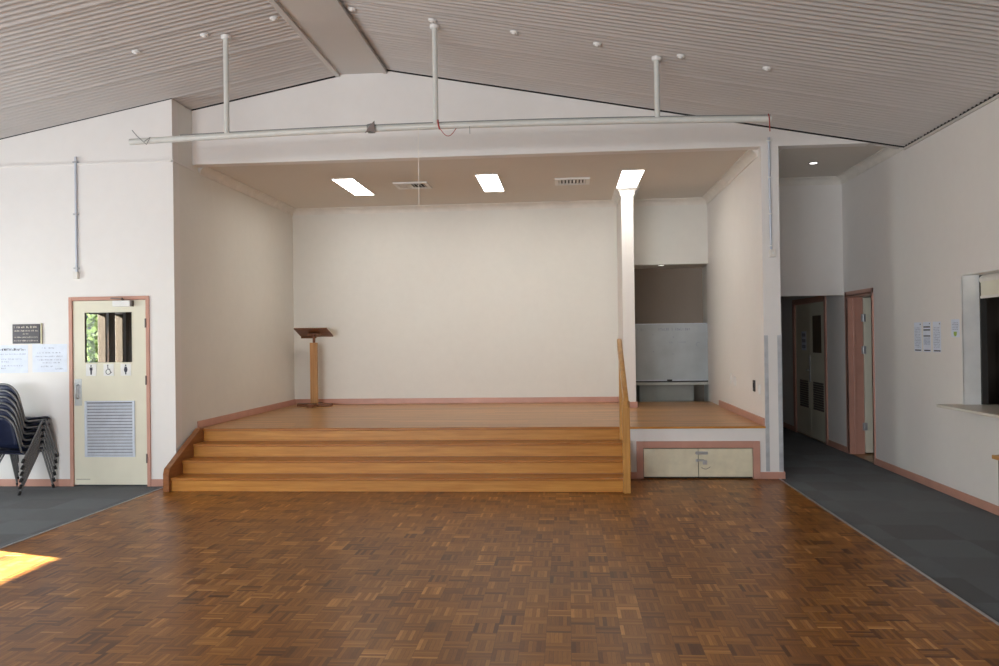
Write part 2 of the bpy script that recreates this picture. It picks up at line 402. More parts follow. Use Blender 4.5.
# left wall with its row of tall windows, and the wall behind the camera
HEAD = 2.12
bays = [(5.40, 7.24, 0.0), (3.42, 4.95, .85), (2.86, 3.22, .85), (2.05, 2.46, .85)]
m = MB(); ys = Y0+.1
for (a, b, sill) in bays:
    m.box(XLL-.15, XLL, b, ys, 0, 3.62); m.box(XLL-.15, XLL, a, b, HEAD, 3.62)
    if sill: m.box(XLL-.15, XLL, a, b, 0, sill)
    ys = a
m.box(XLL-.15, XLL, YN-.1, ys, 0, 3.62)
struct(m.build('wall_left', 'wall', loc=(0, 0, 0)), 'white side wall with tall windows')
for i, (a, b, sill) in enumerate(bays):
    w = thing('window_%d' % (i+1), (XLL-.08, (a+b)/2, sill), 'timber framed window in the side wall', 'window', kind='structure')
    f = MB(); t = .035
    f.box(XLL-.12, XLL+.01, a, a+t, sill, HEAD); f.box(XLL-.12, XLL+.01, b-t, b, sill, HEAD)
    f.box(XLL-.12, XLL+.01, a, b, HEAD-t*.5, HEAD); f.box(XLL-.12, XLL+.01, a, b, sill, sill+t)
    if b-a > 3: f.box(XLL-.12, XLL+.01, (a+b)/2-.03, (a+b)/2+.03, sill, HEAD)
    f.build('window_frame', 'brown', w)
    MB().box(XLL-.075, XLL-.069, a+.02, b-.02, sill+.02, HEAD-.02).build('pane', 'glass', w)
for k, (a, b) in enumerate([(3.24, 3.40), (2.50, 2.84)]):
    m = MB(); vs = []; n = 24
    for j in range(n+1):
        yy = a+(b-a)*j/n; xx = XLL+.05+.018*math.sin(j*1.9)
        vs += [(xx, yy, .12), (xx, yy, 2.3)]
    m.add(vs, [(2*j, 2*j+2, 2*j+3, 2*j+1) for j in range(n)], True)
    o = m.build('curtain', 'brown'); sd = o.modifiers.new('s', 'SOLIDIFY'); sd.thickness = .008
    tag(o, ['narrow brown curtain drawn aside, reflected in the door glass', 'wider brown curtain drawn aside, reflected in the door glass'][k], 'curtain')
bw = [(-7.6, -5.2), (-4.9, -2.5), (-2.1, -.3)]
m = MB(); xs = XLL-.15
for (a, b) in bw:
    m.box(xs, a, YN-.15, YN, 0, 4.9) if False else m.prism([(xs, 0), (a, 0), (a, (zl(a) if a < -2.3 else zr(a))+.1), (xs, (zl(xs) if xs < -2.3 else zr(xs))+.1)], YN-.15, YN)
    zz = lambda x: (zl(x) if x < -2.3 else zr(x))+.1
    m.prism([(a, 2.5), (b, 2.5), (b, zz(b)), (a, zz(a))], YN-.15, YN); m.box(a, b, YN-.15, YN, 0, .8)
    xs = b
m.prism([(xs, 0), (XV, 0), (XV, zr(XV)+.1), (xs, zr(xs)+.1)], YN-.15, YN)
m.prism([(-3.0, 4.4), (-1.6, 4.4), (-2.3, 4.85)], YN-.15, YN)
struct(m.build('wall_rear', 'wall', loc=(0, 0, 0)), 'white wall with windows opposite the stage')
for i, (a, b) in enumerate(bw):
    w = thing('window_%d' % (i+5), ((a+b)/2, YN-.08, .8), 'timber framed window opposite the stage', 'window', kind='structure')
    f = MB(); t = .05
    f.box(a, a+t, YN-.12, YN+.01, .8, 2.5); f.box(b-t, b, YN-.12, YN+.01, .8, 2.5); f.box((a+b)/2-t/2, (a+b)/2+t/2, YN-.12, YN+.01, .8, 2.5)
    f.box(a, b, YN-.12, YN+.01, 2.45, 2.5); f.box(a, b, YN-.12, YN+.01, .8, .85)
    f.build('window_frame', 'brown', w)
    MB().box(a+.02, b-.02, YN-.075, YN-.069, .82, 2.48).build('pane', 'glass', w)
# outside
struct(MB().box(-60, XLL-.1, -40, 40, -.2, -.05).build('ground', 'ground'), 'pale paving outside the side windows')
m = MB()
for j in range(5200):
    cy = random.uniform(-8, 16); cx = -13.5+random.uniform(-.9, .9); cz = abs(random.gauss(0, 1))*1.1+random.uniform(0, .9)
    if cz > 2.6: continue
    a = random.uniform(0, PI*2); b_ = random.uniform(-1, 1); r = random.uniform(.08, .2)
    u = Vector((math.cos(a), math.sin(a), b_*.5)).normalized()*r; w_ = Vector((-math.sin(a)*.3, math.cos(a)*.3, .8)).normalized()*r*.6
    p = Vector((cx, cy, cz)); m.add([p-u, p-w_, p+u, p+w_], [(0, 1, 2, 3)])
o = m.build('hedge', 'garden'); o['kind'] = 'stuff'; tag(o, 'leafy green hedge in the garden outside the windows', 'hedge')

# ------------------------------------------------------------------ cornices
def cove(name, p0, p1, nrm, top=3.66, s=.095, label='', mat='offwhite'):
    """concave moulding on the wall p0-p1, nrm = direction into the room"""
    prof = [(0, 0), (s, 0), (s, -.012)]
    for k in range(7):
        a = PI/2*k/6; prof.append((s-(s-.012)*math.sin(a)*1.0, -.012-(s-.022)*(1-math.cos(a))))
    prof += [(.012, -s), (0, -s)]
    p0, p1, nr = Vector(p0), Vector(p1), Vector(nrm)
    vs = []
    for p in (p0, p1):
        for a, b in prof: vs.append((p.x+nr.x*a, p.y+nr.y*a, top+b))
    n = len(prof)
    m = MB(); m.add(vs, [tuple(range(n)), tuple(range(2*n-1, n-1, -1))]+[(i, n+i, n+(i+1) % n, (i+1) % n) for i in range(n)])
    return struct(m.build(name, mat), label)
cove('trim_5', (XL, Y1+.15), (XL, YB), (1, 0), label='cornice along the left stage wall')
cove('trim_6', (XL, YB), (XC0, YB), (0, -1), label='cornice along the back stage wall')
m = MB(); vs = []; prof = [(.0, -.105), (.010, -.105)]
for k in range(9):
    a = PI/2*k/8; prof.append((.012+.073*(1-math.cos(a)), -.100+.088*math.sin(a)))
prof.append((.085, 0))
for o_, z_ in prof: vs += [(XC0-o_, YB, 3.66+z_), (XC0-o_, YC-o_, 3.66+z_), (XC1+o_, YC-o_, 3.66+z_), (XC1+o_, YB, 3.66+z_)]
n = len(prof)
m.add(vs, [(4*i+k, 4*i+k+1, 4*i+k+5, 4*i+k+4) for i in range(n-1) for k in range(3)])
struct(m.build('trim_7', 'white'), 'flared cornice wrapping around the end of the wing wall')
cove('trim_10', (XC1, YB), (XR, YB), (0, -1), label='cornice above the alcove lintel')
cove('trim_11', (XR, YB), (XR, Y1+.15), (-1, 0), label='cornice along the right stage wall')
cove('trim_12', (XW, Y1+.02), (XW, YK), (-1, 0), label='cornice along the right wall over the corridor mouth')
cove('trim_13', (XR2, YK), (XW, YK), (0, -1), label='cornice above the corridor opening')
cove('trim_14', (XR2, Y1+.15), (XR2, YK), (1, 0), label='cornice on the corridor side of the stage wall')
# flashing under the right eave
struct(MB().box(XW-.006, XW+.001, YN, Y1-.01, zr(XW)-.010, zr(XW)+.045).build('trim_18', 'dark'), 'dark strip standing in for the shaded gap between corrugated ceiling and right wall')  # near-black strip puts the shade of the eave gap into colour
m = MB(); m.box(XW-.020, XW, YN, Y1-.01, zr(XW)-.034, zr(XW)-.010)
struct(m.build('trim_15', 'ridge'), 'grey metal flashing along the top of the right wall')
struct(MB().box(XLL, XL-.001, Y0-.012, Y0+.02, SEAM-.012, SEAM+.004).build('trim_16', 'wall'), 'thin ledge line across the top of the left wall')
struct(MB().box(XL-.02, XL+.010, Y0-.012, Y1-.001, SEAM-.012, SEAM+.004).build('trim_17', 'wall'), 'thin ledge line on the return beside the bulkhead')

for nm, a, b, zf, y in (('trim_19', XLL, XL-.012, zl, Y0+.007), ('trim_20', XL-.013, -2.6, zl, Y1-.006), ('trim_21', -2.0, XW, zr, Y1-.006)):  # near-black strips draw the shadow line under the ceiling edge
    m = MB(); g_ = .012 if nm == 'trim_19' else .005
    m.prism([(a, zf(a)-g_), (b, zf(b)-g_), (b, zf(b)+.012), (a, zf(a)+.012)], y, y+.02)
    struct(m.build(nm, 'dark'), 'thin dark strip standing in for the shadow line between wall and corrugated ceiling')
# ------------------------------------------------------------------ baseboards
def bb(name, x0, x1, y0, y1, z0, h, label):
    return struct(MB().box(x0, x1, y0, y1, z0, z0+h).build(name, 'salmon', bevel=.004), label)
bb('baseboard_left', XLL, DX0-.002, Y0-.016, Y0, 0, .08, 'salmon baseboard left of the toilet door')
bb('baseboard_front', DX1+.002, XL+.001, Y0-.016, Y0, 0, .08, 'salmon baseboard between toilet door and steps')
bb('baseboard_stage_left', XL, XL+.018, Y1+.02, YB, HS, .085, 'salmon baseboard along the left stage wall')
bb('baseboard_stage_back', XL+.018, XC0, YB-.018, YB, HS, .085, 'salmon baseboard along the back stage wall')
bb('baseboard_wing', XC0-.018, XC1+.02, YC-.018, YC, HS, .085, 'salmon baseboard around the end of the wing wall')
bb('baseboard_wing_side', XC0-.018, XC0, YC, YB, HS, .085, 'salmon baseboard on the left face of the wing wall')
bb('baseboard_stage_right', XR-.018, XR, Y1+.0, 11.85, HS, .085, 'salmon baseboard along the right stage wall')
bb('baseboard_knee_left', XE, CX0, Y1-.016, Y1, 0, .075, 'salmon baseboard between steps and cupboard')
bb('baseboard_knee_right', CX1, XR2+.016, Y1-.018, Y1, 0, .075, 'salmon baseboard at the foot of the wall end')
bb('baseboard_corridor', XR2, XR2+.016, Y1, 14.5, 0, .08, 'salmon baseboard on the left side of the corridor')
bb('baseboard_right', XW-.016, XW, YN, A0-.03, 0, .08, 'salmon baseboard along the right wall')
bb('baseboard_right_back', XW-.016, XW, A1+.05, B0-.05, 0, .08, 'salmon baseboard between the corridor doors')
bb('baseboard_right_end', XW-.016, XW, B1+.08, 14.5, 0, .08, 'salmon baseboard beyond the double doors')

# ------------------------------------------------------------------ stage deck and steps
st = thing('stage', (-1.0, 11.0, 0), 'polished timber stage platform reached by the wooden steps', 'stage', kind='structure')
MB().box(XL, XR, Y1+.0, YB+.03, HS-.03, HS).build('deck', 'deck', st)
MB().box(XE+.0, XR-.0, Y1-.03, Y1, HS-.022, HS-.0).build('nosing', 'step', st, bevel=.004)
MB().box(XE+.0, XR-.0, Y1-.012, Y1, HS-.038, HS-.023).build('white_bead', 'white', st)
sp = thing('stairs', (-1.8, YS, 0), 'wide flight of orange timber steps up to the stage', 'stairs')
XS0 = -4.215
R = HS/4
for i in range(4):
    y = YS+i*TR
    o = MB().box(XS0, XE-.0, y+.012, y+.034, i*R+(0 if i else .0), (i+1)*R-.030).build('riser', 'step', sp)
    if i < 3: MB().box(XS0, XE-.0, y-.010, y+TR+.012, (i+1)*R-.030, (i+1)*R).build('tread', 'tread', sp, bevel=.006)
    else: MB().box(XS0, XE-.0, y-.012, y+.03, (i+1)*R-.030, (i+1)*R+.001).build('tread', 'tread', sp, bevel=.006)
m = MB(); m.prism([(YS-.045, 0), (YS-.045, .19), (YS-.02, .245), (Y1-.07, HS+.012), (Y1+.015, HS+.012), (Y1+.015, 0)], XS0-.066, XS0, 'X')
m.build('stringer', 'stringer', sp, bevel=.005)['label'] = 'dark reddish side board of the steps'
m = MB(); m.prism([(YS+.06, 0), (YS+.06, .10), (Y1, HS-.04), (Y1, 0)], XE-.02, XE, 'X')
m.build('end_panel', 'step', sp)

# handrail
hr = thing('handrail', (.585, 8.36, 0), 'timber handrail with two posts at the right end of the steps', 'handrail')
MB().box(.545, .620, YS-.078, YS-.012, 0, .93).build('post', 'rail', hr, bevel=.006)
MB().box(.565, .610, 9.12, 9.165, 3*R+.001, 1.44).build('post', 'rail', hr, bevel=.005)
m = MB(); m.prism([(YS-.10, .855), (YS-.10, .965), (9.24, 1.56), (9.24, 1.45)], .556, .608, 'X')
m.build('rail', 'railY', hr, bevel=.012)

# under-stage cupboard
cu = thing('stage_cupboard', ((CX0+CX1)/2, Y1, 0), 'low cream two-door cupboard in a salmon frame under the stage', 'cupboard')
fw = .075
m = MB(); m.box(CX0, CX0+fw, Y1-.018, Y1+.05, 0, CZ); m.box(CX1-fw, CX1, Y1-.018, Y1+.05, 0, CZ); m.box(CX0+fw, CX1-fw, Y1-.018, Y1+.05, CZ-fw, CZ)
m.build('frame', 'salmon', cu, bevel=.004)
MB().box(CX0+fw, CX1-fw, Y1+.05, Y1+.06, 0, CZ-fw).build('back', 'dark', cu)
cm = 1.425
for k, (a, b) in enumerate([(CX0+fw+.005, cm-.003), (cm+.003, CX1-fw-.005)]):
    d = MB().box(a, b, Y1-.008, Y1+.015, .022, CZ-fw-.008).build('door', 'creamold', cu, bevel=.002)
    if k == 1:
        m = MB(); m.box(cm-.03, cm+.10, Y1-.016, Y1-.008, .268, .302); m.tube([(cm-.035, Y1-.022, .285), (cm+.10, Y1-.022, .285)], .008, 8)
        m.build('bolt', 'steel', d, bevel=.002)
        m = MB(); m.tube([(cm-.02, Y1-.02, .205), (cm+.05, Y1-.02, .205), (cm+.075, Y1-.022, .185)], .011, 8); m.box(cm+.045, cm+.09, Y1-.03, Y1-.01, .160, .205)
        m.box(cm-.03, cm-.005, Y1-.02, Y1-.008, .19, .22)
        m.build('padlock', 'steel', d, bevel=.003)
        m = MB(); m.tube([(cm+.03+.10*t, Y1-.0085, .125-.022*math.sin(PI*t)+.01*t) for t in [i/10 for i in range(11)]], .0025, 5)
        m.build('scrape_mark', 'hinge', d)

# corner guards
for k, (a, b, side) in enumerate([(XR+.003, XR+.045, XR), (XR2-.045, XR2+.003, XR2)]):
    m = MB(); m.box(a, b, Y1-.003, Y1+.001, .08, 1.57)
    if side == XR2: m.box(XR2, XR2+.003, Y1-.003, Y1+.05, .08, 1.57)
    for z in (.3, .8, 1.3): m.tube([((a+b)/2, Y1-.005, z), ((a+b)/2, Y1-.003, z)], .006, 8)
    tag(m.build('corner_guard', 'guard'), ['worn metal guard strip on the stage side of the wall end', 'worn metal guard strip on the corridor side of the wall end'][k], 'corner guard', 'guard strips on the wall end')

# ------------------------------------------------------------------ stage ceiling fittings
def troffer(x, label):
    t = thing('ceiling_light', (x, 10.925, 3.66), label, 'ceiling light', 'fluorescent panels in the stage ceiling')
    x0, x1, y0, y1 = x-.135, x+.135, 10.335, 11.515
    f = MB(); w = .012
    f.box(x0-w, x0, y0-w, y1+w, 3.650, 3.66); f.box(x1, x1+w, y0-w, y1+w, 3.650, 3.66); f.box(x0, x1, y0-w, y0, 3.650, 3.66); f.box(x0, x1, y1, y1+w, 3.650, 3.66)
    f.build('frame', 'white', t)
    MB().box(x0, x1, y0, y1, 3.652, 3.658).build('diffuser', 'tube_light', t)
troffer(-2.85, 'lit fluorescent panel nearest the lectern corner of the stage')
troffer(-.99, 'lit fluorescent panel between the two ceiling vents')
troffer(.855, 'lit fluorescent panel just in front of the wing wall')
def vent(x, y, label, w=.44, d=.42):
    t = thing('ceiling_vent', (x, y, 3.66), label, 'vent', 'air vents in the stage ceiling')
    z = 3.66; f = MB()
    for (a0, a1, b0, b1) in [(x-w/2, x+w/2, y-d/2, y-d/2+.05), (x-w/2, x+w/2, y+d/2-.05, y+d/2), (x-w/2, x-w/2+.05, y-d/2+.05, y+d/2-.05), (x+w/2-.05, x+w/2, y-d/2+.05, y+d/2-.05)]:
        f.box(a0, a1, b0, b1, z-.022, z)
    f.build('frame', 'white', t, bevel=.004)
    MB().box(x-w/2+.05, x+w/2-.05, y-d/2+.05, y+d/2-.05, z-.004, z-.001).build('backing', 'dark', t)
    s = MB(); n = 8
    for i in range(n):
        xx = x-w/2+.07+(w-.14)*i/(n-1); dx = -.012 if i < n/2 else .012
        s.add([(xx-dx-.002, y-d/2+.05, z-.003), (xx+dx-.002, y-d/2+.05, z-.022), (xx+dx-.002, y+d/2-.05, z-.022), (xx-dx-.002, y+d/2-.05, z-.003),
               (xx-dx+.002, y-d/2+.05, z-.003), (xx+dx+.002, y-d/2+.05, z-.022), (xx+dx+.002, y+d/2-.05, z-.022), (xx-dx+.002, y+d/2-.05, z-.003)],
              [(0,1,2,3), (7,6,5,4), (0,4,5,1), (1,5,6,2), (2,6,7,3), (3,7,4,0)])
    s.build('louvre', 'white', t)
vent(-2.04, 10.89, 'square louvred air vent between the lectern-side light and the middle light', .46)
vent(.10, 10.93, 'square louvred air vent nearer the wing wall, between two light panels', .46)
def downlight(x, y, z, label, r=.045):
    t = thing('downlight', (x, y, z), label, 'downlight')
    n = 24; m = MB(); vs = []
    for rr, zz in [(r+.014, z-.001), (r+.012, z-.006), (r, z-.006), (r-.006, z-.001)]:
        vs += [(x+rr*math.cos(2*PI*k/n), y+rr*math.sin(2*PI*k/n), zz) for k in range(n)]
    m.add(vs, [(i*n+k, i*n+(k+1) % n, (i+1)*n+(k+1) % n, (i+1)*n+k) for i in range(3) for k in range(n)], True)
    m.build('rim', 'steel', t)
    MB().tube([(x, y, z-.004), (x, y, z-.001)], r-.008, n).build('lamp', 'lamp', t)
downlight(3.02, 10.25, 3.66, 'small lit downlight in the ceiling over the corridor mouth', .05)
downlight(1.50, 13.15, 2.70, 'small downlight in the alcove ceiling', .05)

# round fittings in a row across the corrugated ceiling
places = [(-4.02, 'first'), (-3.35, 'second'), (-2.68, 'third'), (-1.94, 'fourth'), (-1.19, 'fifth'), (-.44, 'sixth'), (.31, 'seventh'), (1.05, 'eighth'), (1.80, 'last')]
first = None
descr = ['left slope, farthest from the ridge', 'left slope, beside the left pipe dropper', 'left slope, touching the ridge trim', 'right slope, touching the ridge board', 'right slope, at the top of the middle pipe dropper',
         'right slope, just right of the middle dropper', 'right slope, left of the right dropper', 'right slope, beside the right dropper', 'right slope, farthest right of the row']
for i, (x, w) in enumerate(places):
    z = (zl(x) if i < 3 else zr(x))
    if first is None:
        t = first = thing('ceiling_fitting', (x, 7.43, z)); m = MB()
        m.tube([(x, 7.43, z+.004), (x, 7.43, z-.004), (x, 7.43, z-.012)], [.040, .040, .034], 20); m.build('base', 'white', t)
        m = MB(); m.tube([(x-.003, 7.43, z-.010), (x-.004, 7.43, z-.018), (x-.005, 7.43, z-.023)], [.024, .020, .010], 16); m.build('cap', 'white', t)
    else:
        t = copy_tree(first); t.location = (x, 7.43, z)
    t.rotation_euler.y = -.188 if i < 3 else .186
    tag(t, 'small round white ceiling fitting, '+descr[i], 'ceiling fitting', 'round fittings across the corrugated ceiling')

# hanging pipe rail
PY_ = 7.56
pz = lambda x: 3.515+.008*(x+4.16)/6+.045*(1-((x+1.15)/3.01)**2)
pr = thing('pipe_rail', (-1.15, PY_, 3.55), 'long pale painted pipe hung across the hall from three droppers', 'pipe rail')
pts = [(-4.16+6.02*i/24, PY_, pz(-4.16+6.02*i/24)) for i in range(25)]
MB().tube(pts, .030, 16).build('pipe', 'pipe', pr)
m = MB(); m.tube([(x, PY_-.004, z+.033) for x, y, z in pts[2:]], .005, 6); m.build('cable', 'tape', pr)
for x, zf in ((-3.20, zl), (-1.19, zr), (.85, zr)):
    d = MB().tube([(x, PY_, pz(x)+.02), (x, PY_, zf(x)+.002)], .0245, 16).build('dropper', 'pipe', pr)
    m = MB(); m.tube([(x, PY_, zf(x)-.03), (x, PY_, zf(x)-.022), (x, PY_, zf(x)+.006)], [.028, .045, .045], 20); m.build('flange', 'white', d)
tp = thing('cloth_bundle', (-1.80, PY_, pz(-1.8)-.05), 'dark grey tape bundle wrapped around the hanging pipe', 'tape')
m = MB(); m.tube([(-1.835, PY_, pz(-1.83)), (-1.80, PY_, pz(-1.8)+.004), (-1.765, PY_, pz(-1.77)-.004)], [.042, .048, .040], 12); m.build('wrap', 'tape', tp)
m = MB(); m.prism([(-1.85, pz(-1.8)-.05), (-1.80, pz(-1.8)+.02), (-1.76, pz(-1.8)+.06), (-1.755, pz(-1.8)-.055), (-1.80, pz(-1.8)-.03)], PY_-.056, PY_-.046); m.build('loose_end', 'hinge', tp)
def wire(name, pts, mat, label, r=.0035):
    tag(MB().tube(pts, r, 6).build(name, mat), label, 'wire')
zz = pz(-1.15)
wire('wire', [(-1.145+.07*math.sin(PI*t)*0+.10*t*1.5, PY_-.035, zz-.035-.07*math.sin(PI*t)) for t in [i/12 for i in range(13)]], 'red', 'thin red looped wire beside the middle dropper')
wire('wire', [(-1.165, PY_-.036, zz+.05), (-1.16, PY_-.036, zz), (-1.15, PY_-.036, zz-.04)], 'red', 'short red tie at the foot of the middle dropper', .008)
wire('wire', [(1.84, PY_, pz(1.84)+.045), (1.838, PY_-.036, pz(1.84)), (1.84, PY_-.034, pz(1.84)-.05), (1.842, PY_-.034, pz(1.84)-.12)], 'red', 'thin red string hanging at the right end of the pipe', .005)
wire('wire', [(-4.14, PY_, pz(-4.1)+.11), (-4.08, PY_-.03, pz(-4.1)+.05), (-3.98, PY_-.034, pz(-4.1)-.04), (-3.94, PY_-.034, pz(-4.1)+.03), (-4.0, PY_-.034, pz(-4.1)-.01)], 'tape', 'twisted wire tied around the left end of the pipe', .004)
wire('wire', [(-.87, PY_-.034, pz(-.87)-.02), (-.868, PY_-.034, pz(-.87)-.09)], 'tape', 'short stub of wire below the pipe right of the middle dropper', .003)
tag(MB().tube([(-1.35, PY_-.034, pz(-1.35)-.02), (-1.352, PY_-.036, 3.2), (-1.352, PY_-.036, 2.81)], .0035, 6).build('pull_cord', 'string'), 'thin white cord hanging straight down from the pipe', 'cord')

# ------------------------------------------------------------------ conduits
t = thing('conduit', (-5.415, Y0, 2.31), 'grey conduit ending in a small box above the toilet door', 'conduit')
MB().tube([(-5.415, Y0-.014, 3.66), (-5.415, Y0-.014, 2.37)], .0125, 10).build('tube', 'alu', t)
for z in (3.60, 3.02, 2.42): MB().box(-5.442, -5.388, Y0-.03, Y0, z-.008, z+.008).build('clip', 'steel', t)
MB().box(-5.442, -5.388, Y0-.045, Y0, 2.30, 2.38).build('outlet_box', 'offwhite', t, bevel=.005)
t = thing('conduit', (2.24, Y1, 2.43), 'white conduit ending in a switch box on the narrow wall end', 'conduit')
MB().tube([(2.235, Y1-.014, 3.74), (2.240, Y1-.014, 2.5)], .0125, 10).build('tube', 'alu', t)
for z in (3.70, 3.3, 2.9, 2.55): MB().box(2.213, 2.262, Y1-.028, Y1, z-.007, z+.007).build('clip', 'white', t)
b = MB().box(2.222, 2.285, Y1-.045, Y1, 2.425, 2.51).build('outlet_box', 'offwhite', t, bevel=.005)
MB().box(2.245, 2.262, Y1-.052, Y1-.045, 2.455, 2.48).build('switch', 'white', b)

# sockets on the right stage wall
def outlet(y, z, mat, label, w=.075, h=.115):
    t = thing('wall_socket', (XR, y, z), label, 'socket')
    MB().box(XR-.010, XR, y-w/2, y+w/2, z-h/2, z+h/2).build('plate', mat, t, bevel=.003)
    m = MB(); m.box(XR-.014, XR-.010, y-.012, y+.012, z-.02, z+.03)
    m.build('switch', 'white' if mat != 'black' else 'dark', t)
outlet(11.04, 1.01, 'white', 'white wall socket farthest back on the right stage wall', .09, .14)
outlet(10.78, .985, 'white', 'white wall socket next to the farthest one on the right stage wall', .09, .12)
outlet(9.68, .99, 'black', 'black empty socket hole on the right stage wall', .10, .13)
outlet(9.44, .965, 'white', 'white wall socket nearest the hall on the right stage wall', .09, .12)

# ------------------------------------------------------------------ toilet door
d1 = thing('door_1', ((DX0+DX1)/2, Y0, 0), 'cream toilet door with glass, louvre and salmon frame', 'door', kind='structure')
fw = .04
m = MB(); m.box(DX0, DX0+fw, Y0-.018, Y0+.10, 0, DZ); m.box(DX1-fw, DX1, Y0-.018, Y0+.10, 0, DZ); m.box(DX0+fw, DX1-fw, Y0-.018, Y0+.10, DZ-fw, DZ)
m.build('frame', 'salmon', d1, bevel=.004)
LX0, LX1, LZ0, LZ1 = DX0+fw+.004, DX1-fw-.004, .018, DZ-fw-.004
GX0, GX1, GZ0, GZ1 = -5.335, -4.79, 1.37, 1.925
m = MB(); a, b = Y0+.0, Y0+.038
m.box(LX0, GX0, a, b, LZ0, LZ1); m.box(GX1, LX1, a, b, LZ0, LZ1); m.box(GX0, GX1, a, b, LZ0, GZ0); m.box(GX0, GX1, a, b, GZ1, LZ1)
leaf = m.build('leaf', 'cream', d1)
MB().box(GX0, GX1, Y0+.014, Y0+.020, GZ0, GZ1).build('glass_pane', 'doorglass', leaf)
m = MB(); m.box(-6.6, -6.5, Y0+.15, 11.2, -.05, 2.6); m.box(-6.5, XL-.15, 11.1, 11.2, -.05, 2.6); m.box(-6.5, XL-.15, Y0+.15, 11.1, 2.5, 2.6); m.box(-6.5, XL-.15, Y0+.15, 11.1, -.06, -.0)
struct(m.build('wall_lobby', 'kitchen', loc=(0, 0, 0)), 'unlit lobby behind the toilet door')
m = MB(); g = .008
m.box(GX0-g, GX0, Y0-.004, Y0+.01, GZ0-g, GZ1+g); m.box(GX1, GX1+g, Y0-.004, Y0+.01, GZ0-g, GZ1+g); m.box(GX0, GX1, Y0-.004, Y0+.01, GZ0-g, GZ0); m.box(GX0, GX1, Y0-.004, Y0+.01, GZ1, GZ1+g)
m.build('glazing_bead', 'cream', leaf)
# louvre
lv = (-5.345, -4.765, .325, .945); x0, x1, z0, z1 = lv; w = .028
m = MB(); m.box(x0, x0+w, Y0-.012, Y0, z0, z1); m.box(x1-w, x1, Y0-.012, Y0, z0, z1); m.box(x0+w, x1-w, Y0-.012, Y0, z0, z0+w*.6); m.box(x0+w, x1-w, Y0-.012, Y0, z1-w*.6, z1)
lf = m.build('louvre_frame', 'alu', leaf, bevel=.002)
MB().box(x0+w, x1-w, Y0-.0012, Y0-.0002, z0+.01, z1-.01).build('louvre_backing', 'darkbrown', lf)
m = MB(); n = 17
for i in range(n):
    dz = (z1-z0-.04)/n; z = z0+.02+dz*i
    m.prism([(Y0-.013, z), (Y0-.011, z), (Y0-.002, z+dz*.80), (Y0-.004, z+dz*.80)], x0+w, x1-w, 'X')
m.build('louvre_blades', 'alu', lf)
# push plate
p = MB().box(-5.462, -5.378, Y0-.003, Y0, .895, 1.19).build('push_plate', 'steel', leaf, bevel=.001)
m = MB(); m.tube([(-5.42, Y0-.003, .975), (-5.42, Y0-.035, .98), (-5.42, Y0-.04, 1.0), (-5.42, Y0-.04, 1.10), (-5.42, Y0-.035, 1.12), (-5.42, Y0-.003, 1.125)], .008, 10); m.build('handle', 'steel', p)
# closer
c = MB().box(-4.985, -4.785, Y0-.055, Y0, 1.985, 2.052).build('door_closer', 'white', leaf, bevel=.004)
m = MB(); m.box(-4.783, -4.765, Y0-.05, Y0, 1.985, 2.05); m.box(-4.99, -4.86, Y0-.075, Y0-.06, 2.068, 2.082); m.tube([(-4.87, Y0-.03, 2.05), (-4.87, Y0-.068, 2.075)], .012, 8); m.tube([(-4.99, Y0-.068, 2.076), (-4.99, Y0-.02, 2.08)], .008, 8)
m.build('closer_arm', 'hinge', c)
for z in (1.80, 1.17, .31):
    m = MB(); m.tube([(LX1+.004, Y0-.020, z-.05), (LX1+.004, Y0-.020, z+.05)], .009, 8); m.box(LX1-.002, LX1+.008, Y0-.019, Y0-.002, z-.05, z+.05)
    m.build('hinge', 'hinge', d1)
# pictogram signs
def disc(m, cx, cz, r, y, n=16, t=.0015): m.prism([(cx+r*math.cos(2*PI*k/n), cz+r*math.sin(2*PI*k/n)) for k in range(n)], y-t, y)
def ring(m, cx, cz, r, w, y, a0=0., a1=2*PI, n=24, t=.0015):
    for k in range(n):
        a, b = a0+(a1-a0)*k/n, a0+(a1-a0)*(k+1)/n
        m.prism([(cx+(r-w)*math.cos(a), cz+(r-w)*math.sin(a)), (cx+r*math.cos(a), cz+r*math.sin(a)), (cx+r*math.cos(b), cz+r*math.sin(b)), (cx+(r-w)*math.cos(b), cz+(r-w)*math.sin(b))], y-t, y)
for k, (a, b, lab) in enumerate([(-5.325, -5.205, 'white sign with a man pictogram'), (-5.122, -5.002, 'white sign with a wheelchair pictogram'), (-4.925, -4.805, 'white sign with a woman pictogram')]):
    s = MB().box(a, b, Y0-.004, Y0, 1.222, 1.355).build('toilet_sign', 'white', leaf, bevel=.001); s['label'] = lab
    cx = (a+b)/2; y = Y0-.004; m = MB()
    if k == 0:
        disc(m, cx, 1.333, .009, y); m.prism([(cx-.016, 1.318), (cx+.016, 1.318), (cx+.016, 1.285), (cx+.010, 1.285), (cx+.008, 1.236), (cx-.008, 1.236), (cx-.010, 1.285), (cx-.016, 1.285)], y-.0015, y)
    elif k == 2:
        disc(m, cx, 1.336, .009, y); m.prism([(cx-.012, 1.322), (cx+.012, 1.322), (cx+.021, 1.285), (cx+.012, 1.262), (cx+.007, 1.262), (cx+.006, 1.236), (cx-.006, 1.236), (cx-.007, 1.262), (cx-.012, 1.262), (cx-.021, 1.285)], y-.0015, y)
    else:
        disc(m, cx-.010, 1.338, .008, y); m.prism([(cx-.014, 1.33), (cx-.006, 1.33), (cx-.003, 1.30), (cx+.014, 1.30), (cx+.026, 1.262), (cx+.036, 1.268), (cx+.034, 1.256), (cx+.020, 1.254), (cx+.008, 1.291), (cx-.012, 1.291)], y-.0015, y)
        ring(m, cx-.004, 1.266, .031, .007, y, PI*.62, PI*1.95)
    m.build('pictogram', 'ink', s)
d1.children[0]
